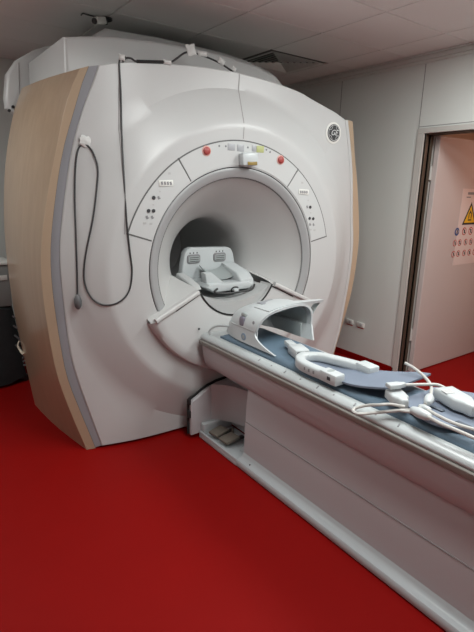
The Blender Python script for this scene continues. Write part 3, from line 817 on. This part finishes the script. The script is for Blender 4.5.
for x, y in ((1.665, .925), (1.625, .795)):
    obj('slot', box(new(), (x, y, .782), (.020, .055, .006), .002, Matrix.Rotation(radians(-4), 4, 'Z')), M['flexdark'], s2)

# ------------------------------------------------------------------ connectors and cables
def conn(label, c, s, ang, cab, extra=None, tilt=0):
    t = thing('coil_connector', label, 'connector', (c[0], c[1], c[2]-s[2]/2), 'cable connectors on the table')
    R = Matrix.Rotation(radians(ang), 4, 'Z') @ Matrix.Rotation(radians(tilt), 4, 'X')
    L, W, H = s[1], s[0], s[2]
    pr = [(-W*.5, -L*.5), (W*.5, -L*.5), (W*.5, L*.12), (W*.30, L*.30), (W*.22, L*.5), (-W*.22, L*.5), (-W*.30, L*.30), (-W*.5, L*.12)]
    b = new(); prism(b, pr, -H/2, H/2, 'z', H*.22, 3); bmesh.ops.transform(b, matrix=Matrix.Translation(c) @ R, verts=b.verts)
    ob = obj('connector_body', b, M['coil'], t, True, 40)
    for P in cab: obj('cable', tube(new(), P, .0065, 8, 8), M['cable'], t)
    return t, R, ob
t, R, ob = conn('large white cable connector with a square window at the far side of the table', Vector((1.735, .882, .812)), (.088, .185, .050), 160,
    [[(1.700, .790, .812), (1.690, .74, .812), (1.69, .66, .808), (1.70, .56, .802)]])
obj('connector_window', box(new(), (1.728, .925, .8375), (.040, .034, .003), .001, R), M['lightprint'], ob)
t, R, ob = conn('white cable connector lying beside the near rail under the raised sheet', Vector((1.590, 1.050, .794)), (.070, .110, .042), 150,
    [[(1.555, .995, .79), (1.523, 1.043, .79), (1.492, 1.07, .785), (1.485, 1.12, .765), (1.455, 1.152, .748), (1.432, 1.144, .743), (1.438, 1.115, .742), (1.500, 1.072, .750), (1.533, 1.001, .778), (1.552, .95, .797), (1.600, .940, .806)]])
t, R, ob = conn('white cable clamp joining the raised sheet end', Vector((1.612, 1.082, .836)), (.036, .080, .020), 250,
    [[(1.645, 1.066, .836), (1.71, 1.039, .832), (1.767, 1.001, .832), (1.775, .965, .828)]])
def lump(label, P, c, d, r, L):
    t = thing('cable_lead', label, 'cable', tuple(P[0]), 'coil leads')
    obj('lead', tube(new(), P, .0068, 8, 8), M['cable'], t)
    d = Vector(d).normalized(); c = Vector(c)
    obj('strain_relief', tube(new(), [c-d*L/2, c-d*L/4, c, c+d*L/4, c+d*L/2], r, 12, 4, lambda f: r*(.45+.55*sin(pi*f)**.6)), M['coil'], t)
lump('cream cable looping up and back down to an egg-shaped strain relief', [(1.835, 1.20, .850), (1.826, 1.148, .845), (1.804, 1.081, .832), (1.762, 1.02, .822), (1.699, .979, .818), (1.640, .950, .816), (1.60, .940, .812)],
     (1.640, .950, .817), (.8, .38, .03), .019, .075)
lump('cream cable running from a rounded strain relief toward the foot end', [(1.525, .996, .782), (1.540, .953, .788), (1.531, .894, .802), (1.522, .826, .802), (1.523, .771, .802), (1.527, .66, .80), (1.55, .50, .795)],
     (1.537, .915, .800), (.02, -1, 0), .020, .085)
lump('cream cable crossing the slotted sheet toward the foot end', [(1.590, .95, .800), (1.577, .903, .803), (1.564, .834, .803), (1.565, .781, .803), (1.585, .71, .803), (1.62, .60, .80)],
     (1.585, .93, .803), (.1, -1, 0), .012, .05)

# ------------------------------------------------------------------ alarm bulb cable on the front cover
cab = [(1.120, 2.222), (1.122, 2.09), (1.118, 1.89), (1.100, 1.682), (1.094, 1.417), (1.105, 1.252), (1.114, 1.126), (1.091, 1.012), (1.028, .952), (.953, .942), (.899, .988), (.873, 1.085), (.887, 1.225), (.932, 1.415), (.964, 1.574), (.981, 1.688), (.965, 1.77), (.932, 1.806), (.898, 1.787), (.878, 1.70), (.862, 1.519), (.850, 1.306), (.841, 1.055), (.838, 1.0)]
al = thing('patient_alarm', 'grey squeeze bulb on a long black cord looped down the front cover', 'alarm bulb', (1.12, 2.60, 2.22))
obj('cord', tube(new(), [(1.20, 2.70, 2.27), (1.155, 2.635, 2.262), (1.128, 2.605, 2.250)]+[fp(x, z, .006) for x, z in cab], .0048, 8, 5), M['cord'], al)
b0 = fp(.838, 1.0, .012)
obj('bulb', tube(new(), [b0, b0+Vector((0, 0, -.02)), b0+Vector((0, 0, -.045)), b0+Vector((0, 0, -.07)), b0+Vector((0, 0, -.085))], .02, 14, 4, lambda f: .0215*max(.12, sin(pi*min(1, f*.93+.05)))**.7), M['bulb'], al)
def tapepiece(label, c, w, h, ang=0, n=N3):
    bm = new(); rnd = random.Random(int(c[0]*1000)); rows = []
    R = Matrix.Rotation(radians(ang), 3, 'Y')
    for j in range(7):
        r = []
        for i in range(7):
            p = Vector(((i/6-.5)*w*(1+.25*(rnd.random()-.5)), 0, (j/6-.5)*h*(1+.25*(rnd.random()-.5)))); p = R @ p
            bul = .012*(1-((i-3)/3)**2)*(1-((j-3)/3)**2)+.004*rnd.random()
            r.append(Vector(c)+p+Vector(n)*bul)
        rows.append(r)
    o = obj('adhesive_tape', close_shell(rows, [[p+Vector((0, .002, 0)) for p in r] for r in rows]), M['tape'], None, True, 60)
    tag(o, label, 'tape', 'tape pieces holding the cables')
tapepiece('crumpled white tape holding the cord loop beside the tan side panel', fp(.935, 1.822, .001), .065, .055, 10)
tapepiece('small white tape at the left bend of the cord on top', (1.128, 2.602, 2.246), .035, .030, 0)
# cable along the top
tc_ = thing('top_cable', 'black cable running over the top edge of the scanner cover', 'cable', (1.5, 2.66, 2.28))
P = [(1.135, 2.612, 2.228), (1.155, 2.61, 2.248), (1.185, 2.612, 2.252), (1.215, 2.612, 2.242), (1.30, 2.606, 2.252), (1.38, 2.604, 2.262), (1.415, 2.606, 2.266), (1.47, 2.63, 2.30), (1.54, 2.66, 2.345), (1.60, 2.67, 2.358), (1.70, 2.66, 2.345), (1.78, 2.64, 2.32), (1.83, 2.61, 2.288), (1.85, 2.59, 2.274)]
obj('cord', tube(new(), P, .0055, 8, 6), M['cord'], tc_)
obj('cord_sleeve', tube(new(), [Vector(p)+Vector((0, -.004, 0)) for p in P[3:6]], .0085, 8, 5), M['black'], tc_)
tapepiece('large crumpled white tape at the peak of the top cable', (1.575, 2.650, 2.365), .058, .058, -20)
tapepiece('white tape just right of the large crumpled one on the top cable', (1.655, 2.652, 2.356), .06, .030, -8)
tapepiece('white tape on the top cable by its sleeve end', (1.392, 2.597, 2.262), .050, .022, 0)
tapepiece('white tape on the falling right end of the top cable', (1.775, 2.632, 2.330), .045, .035, 25)
tapepiece('small white tape at the very right end of the top cable', (1.84, 2.592, 2.292), .030, .025, 30)

# ------------------------------------------------------------------ equipment behind the scanner on the left
t = thing('equipment_cart', 'dark cart draped with black cloth behind the scanner at the left edge', 'cart', (.60, 4.22, 0))
bm = new(); rows = []
for j in range(12):
    f = j/11; z = .03+.60*f; r = []
    for k in range(40):
        a = 2*pi*k/40; w = 1-.25*f+.05*sin(7*a+4*f)*(1-f)
        x = .59+.24*w*(abs(cos(a))**.6)*(1 if cos(a) > 0 else -1); y = 4.22+.22*w*(abs(sin(a))**.6)*(1 if sin(a) > 0 else -1)
        r.append(Vector((x, y, z+.01*sin(5*a+9*f))))
    rows.append(r)
V = grid(bm, rows, True); bm.faces.new(V[-1]); bm.faces.new(V[0][::-1])
obj('drape', bm, M['cloth'], t, True, 60)
bm = new()
for sx in (-.2, .2):
    for sy in (-.15, .15): disc(bm, (.60+sx, 4.22+sy-.02, .03), (0, 1, 0), .03, .03, 16)
obj('caster', bm, M['black'], t)
bm = new(); 
for k in range(4): tube(bm, [(.74, 4.02, .58-.08*k), (.82, 3.97, .50-.09*k), (.84, 3.98, .38-.07*k), (.78, 4.00, .25-.03*k)], .008, 6)
obj('cable', bm, M['bulb'], t)
t = thing('equipment_box', 'grey equipment case standing on the draped cart at the left edge', 'case', (.60, 4.22, .64))
obj('case', bx(.42, .76, 4.08, 4.38, .645, .98, .015), M['equip'], t)
obj('front_strip', bx(.44, .74, 4.073, 4.081, .86, .90, .002), M['outlet'], t)
obj('case_shelf', bx(.40, .785, 4.07, 4.40, .98, 1.0, .004), M['outlet'], t)
tag(obj('cable_hook', tube(new(), [(.688, 3.585, .50), (.672, 3.57, .47), (.682, 3.54, .435), (.694, 3.50, .42)], .012, 8, 5, lambda f: .004+.007*f), M['cream'], None), 'cream plastic hook at the rear edge of the tan side panel', 'hook')

# ------------------------------------------------------------------ lamps
def ceiling_lamp(x, y, w, d, power, label, col=(1, .985, .96), z=CZ):
    t = thing('ceiling_light', label, 'ceiling light', (x, y, z-.02), 'ceiling light panels')
    obj('frame', box(new(), (x, y, z-.012), (w+.04, d+.04, .016), .003), M['lampframe'], t)
    obj('diffuser', box(new(), (x, y, z-.022), (w, d, .006), .001), M['lamp'], t)
    L = bpy.data.lights.new('ceiling_lamp_light', 'AREA'); L.shape = 'RECTANGLE'; L.size = w; L.size_y = d; L.energy = power; L.color = col
    o = bpy.data.objects.new('ceiling_lamp_light', L); C.objects.link(o); o.location = (x, y, z-.03)
ceiling_lamp(-.30, 3.05, .60, 1.0, 16, 'rectangular ceiling light panel left of the scanner front', (.94, 1, .98))
ceiling_lamp(1.25, .95, .60, 1.2, 31, 'rectangular ceiling light panel above the open floor', (.94, 1, .98))
ceiling_lamp(2.75, .95, .60, 1.2, 40, 'added ceiling light panel brightening the right wall', (.94, 1, .98))  # unseen panel, added to brighten the right wall and the ceiling
ceiling_lamp(1.25, -1.1, .60, 1.2, 8, 'rectangular ceiling light panel by the front wall', (.94, 1, .98))
L = bpy.data.lights.new('corridor_light', 'AREA'); L.size = .5; L.energy = 9; L.color = (1, .55, .38)
o = bpy.data.objects.new('corridor_light', L); C.objects.link(o); o.location = (4.7, 1.4, 2.42)
t = thing('corridor_lamp', 'small warm ceiling light in the corridor beyond the door', 'ceiling light', (4.7, 1.4, 2.43))
obj('diffuser', disc(new(), (4.7, 1.4, 2.4505), (0, 0, -1), .2, .015, 24), M['lamp'], t)

w = bpy.data.worlds.new('world'); bpy.context.scene.world = w; w.use_nodes = True
w.node_tree.nodes['Background'].inputs[0].default_value = (.5, .5, .5, 1); w.node_tree.nodes['Background'].inputs[1].default_value = .05

# ------------------------------------------------------------------ camera
cd = bpy.data.cameras.new('camera'); cam = bpy.data.objects.new('camera', cd); C.objects.link(cam)
cd.sensor_fit = 'VERTICAL'; cd.sensor_height = 36; cd.sensor_width = 36; cd.lens = 480/632*36; cd.clip_start = .05
nn = Vector((196-237, 2118-316, 480)).normalized(); Zc = -nn
Yc = Vector((-125-237, 180-316, 480)).normalized(); Yc = (Yc-Zc*Yc.dot(Zc)).normalized(); Xc = Yc.cross(Zc)
right = Vector((Xc.x, Yc.x, Zc.x)); down = Vector((Xc.y, Yc.y, Zc.y)); fwd = Vector((Xc.z, Yc.z, Zc.z))
mt = Matrix((( right.x, -down.x, -fwd.x, 0), (right.y, -down.y, -fwd.y, 0), (right.z, -down.z, -fwd.z, 1.6), (0, 0, 0, 1)))
cam.matrix_world = mt
sc = bpy.context.scene; sc.camera = cam
sc.view_settings.view_transform = 'Standard'; sc.view_settings.look = 'None'; sc.view_settings.gamma = 1
sc.view_settings.exposure = 0.05
try: sc.view_settings.use_curve_mapping = False
except Exception: pass
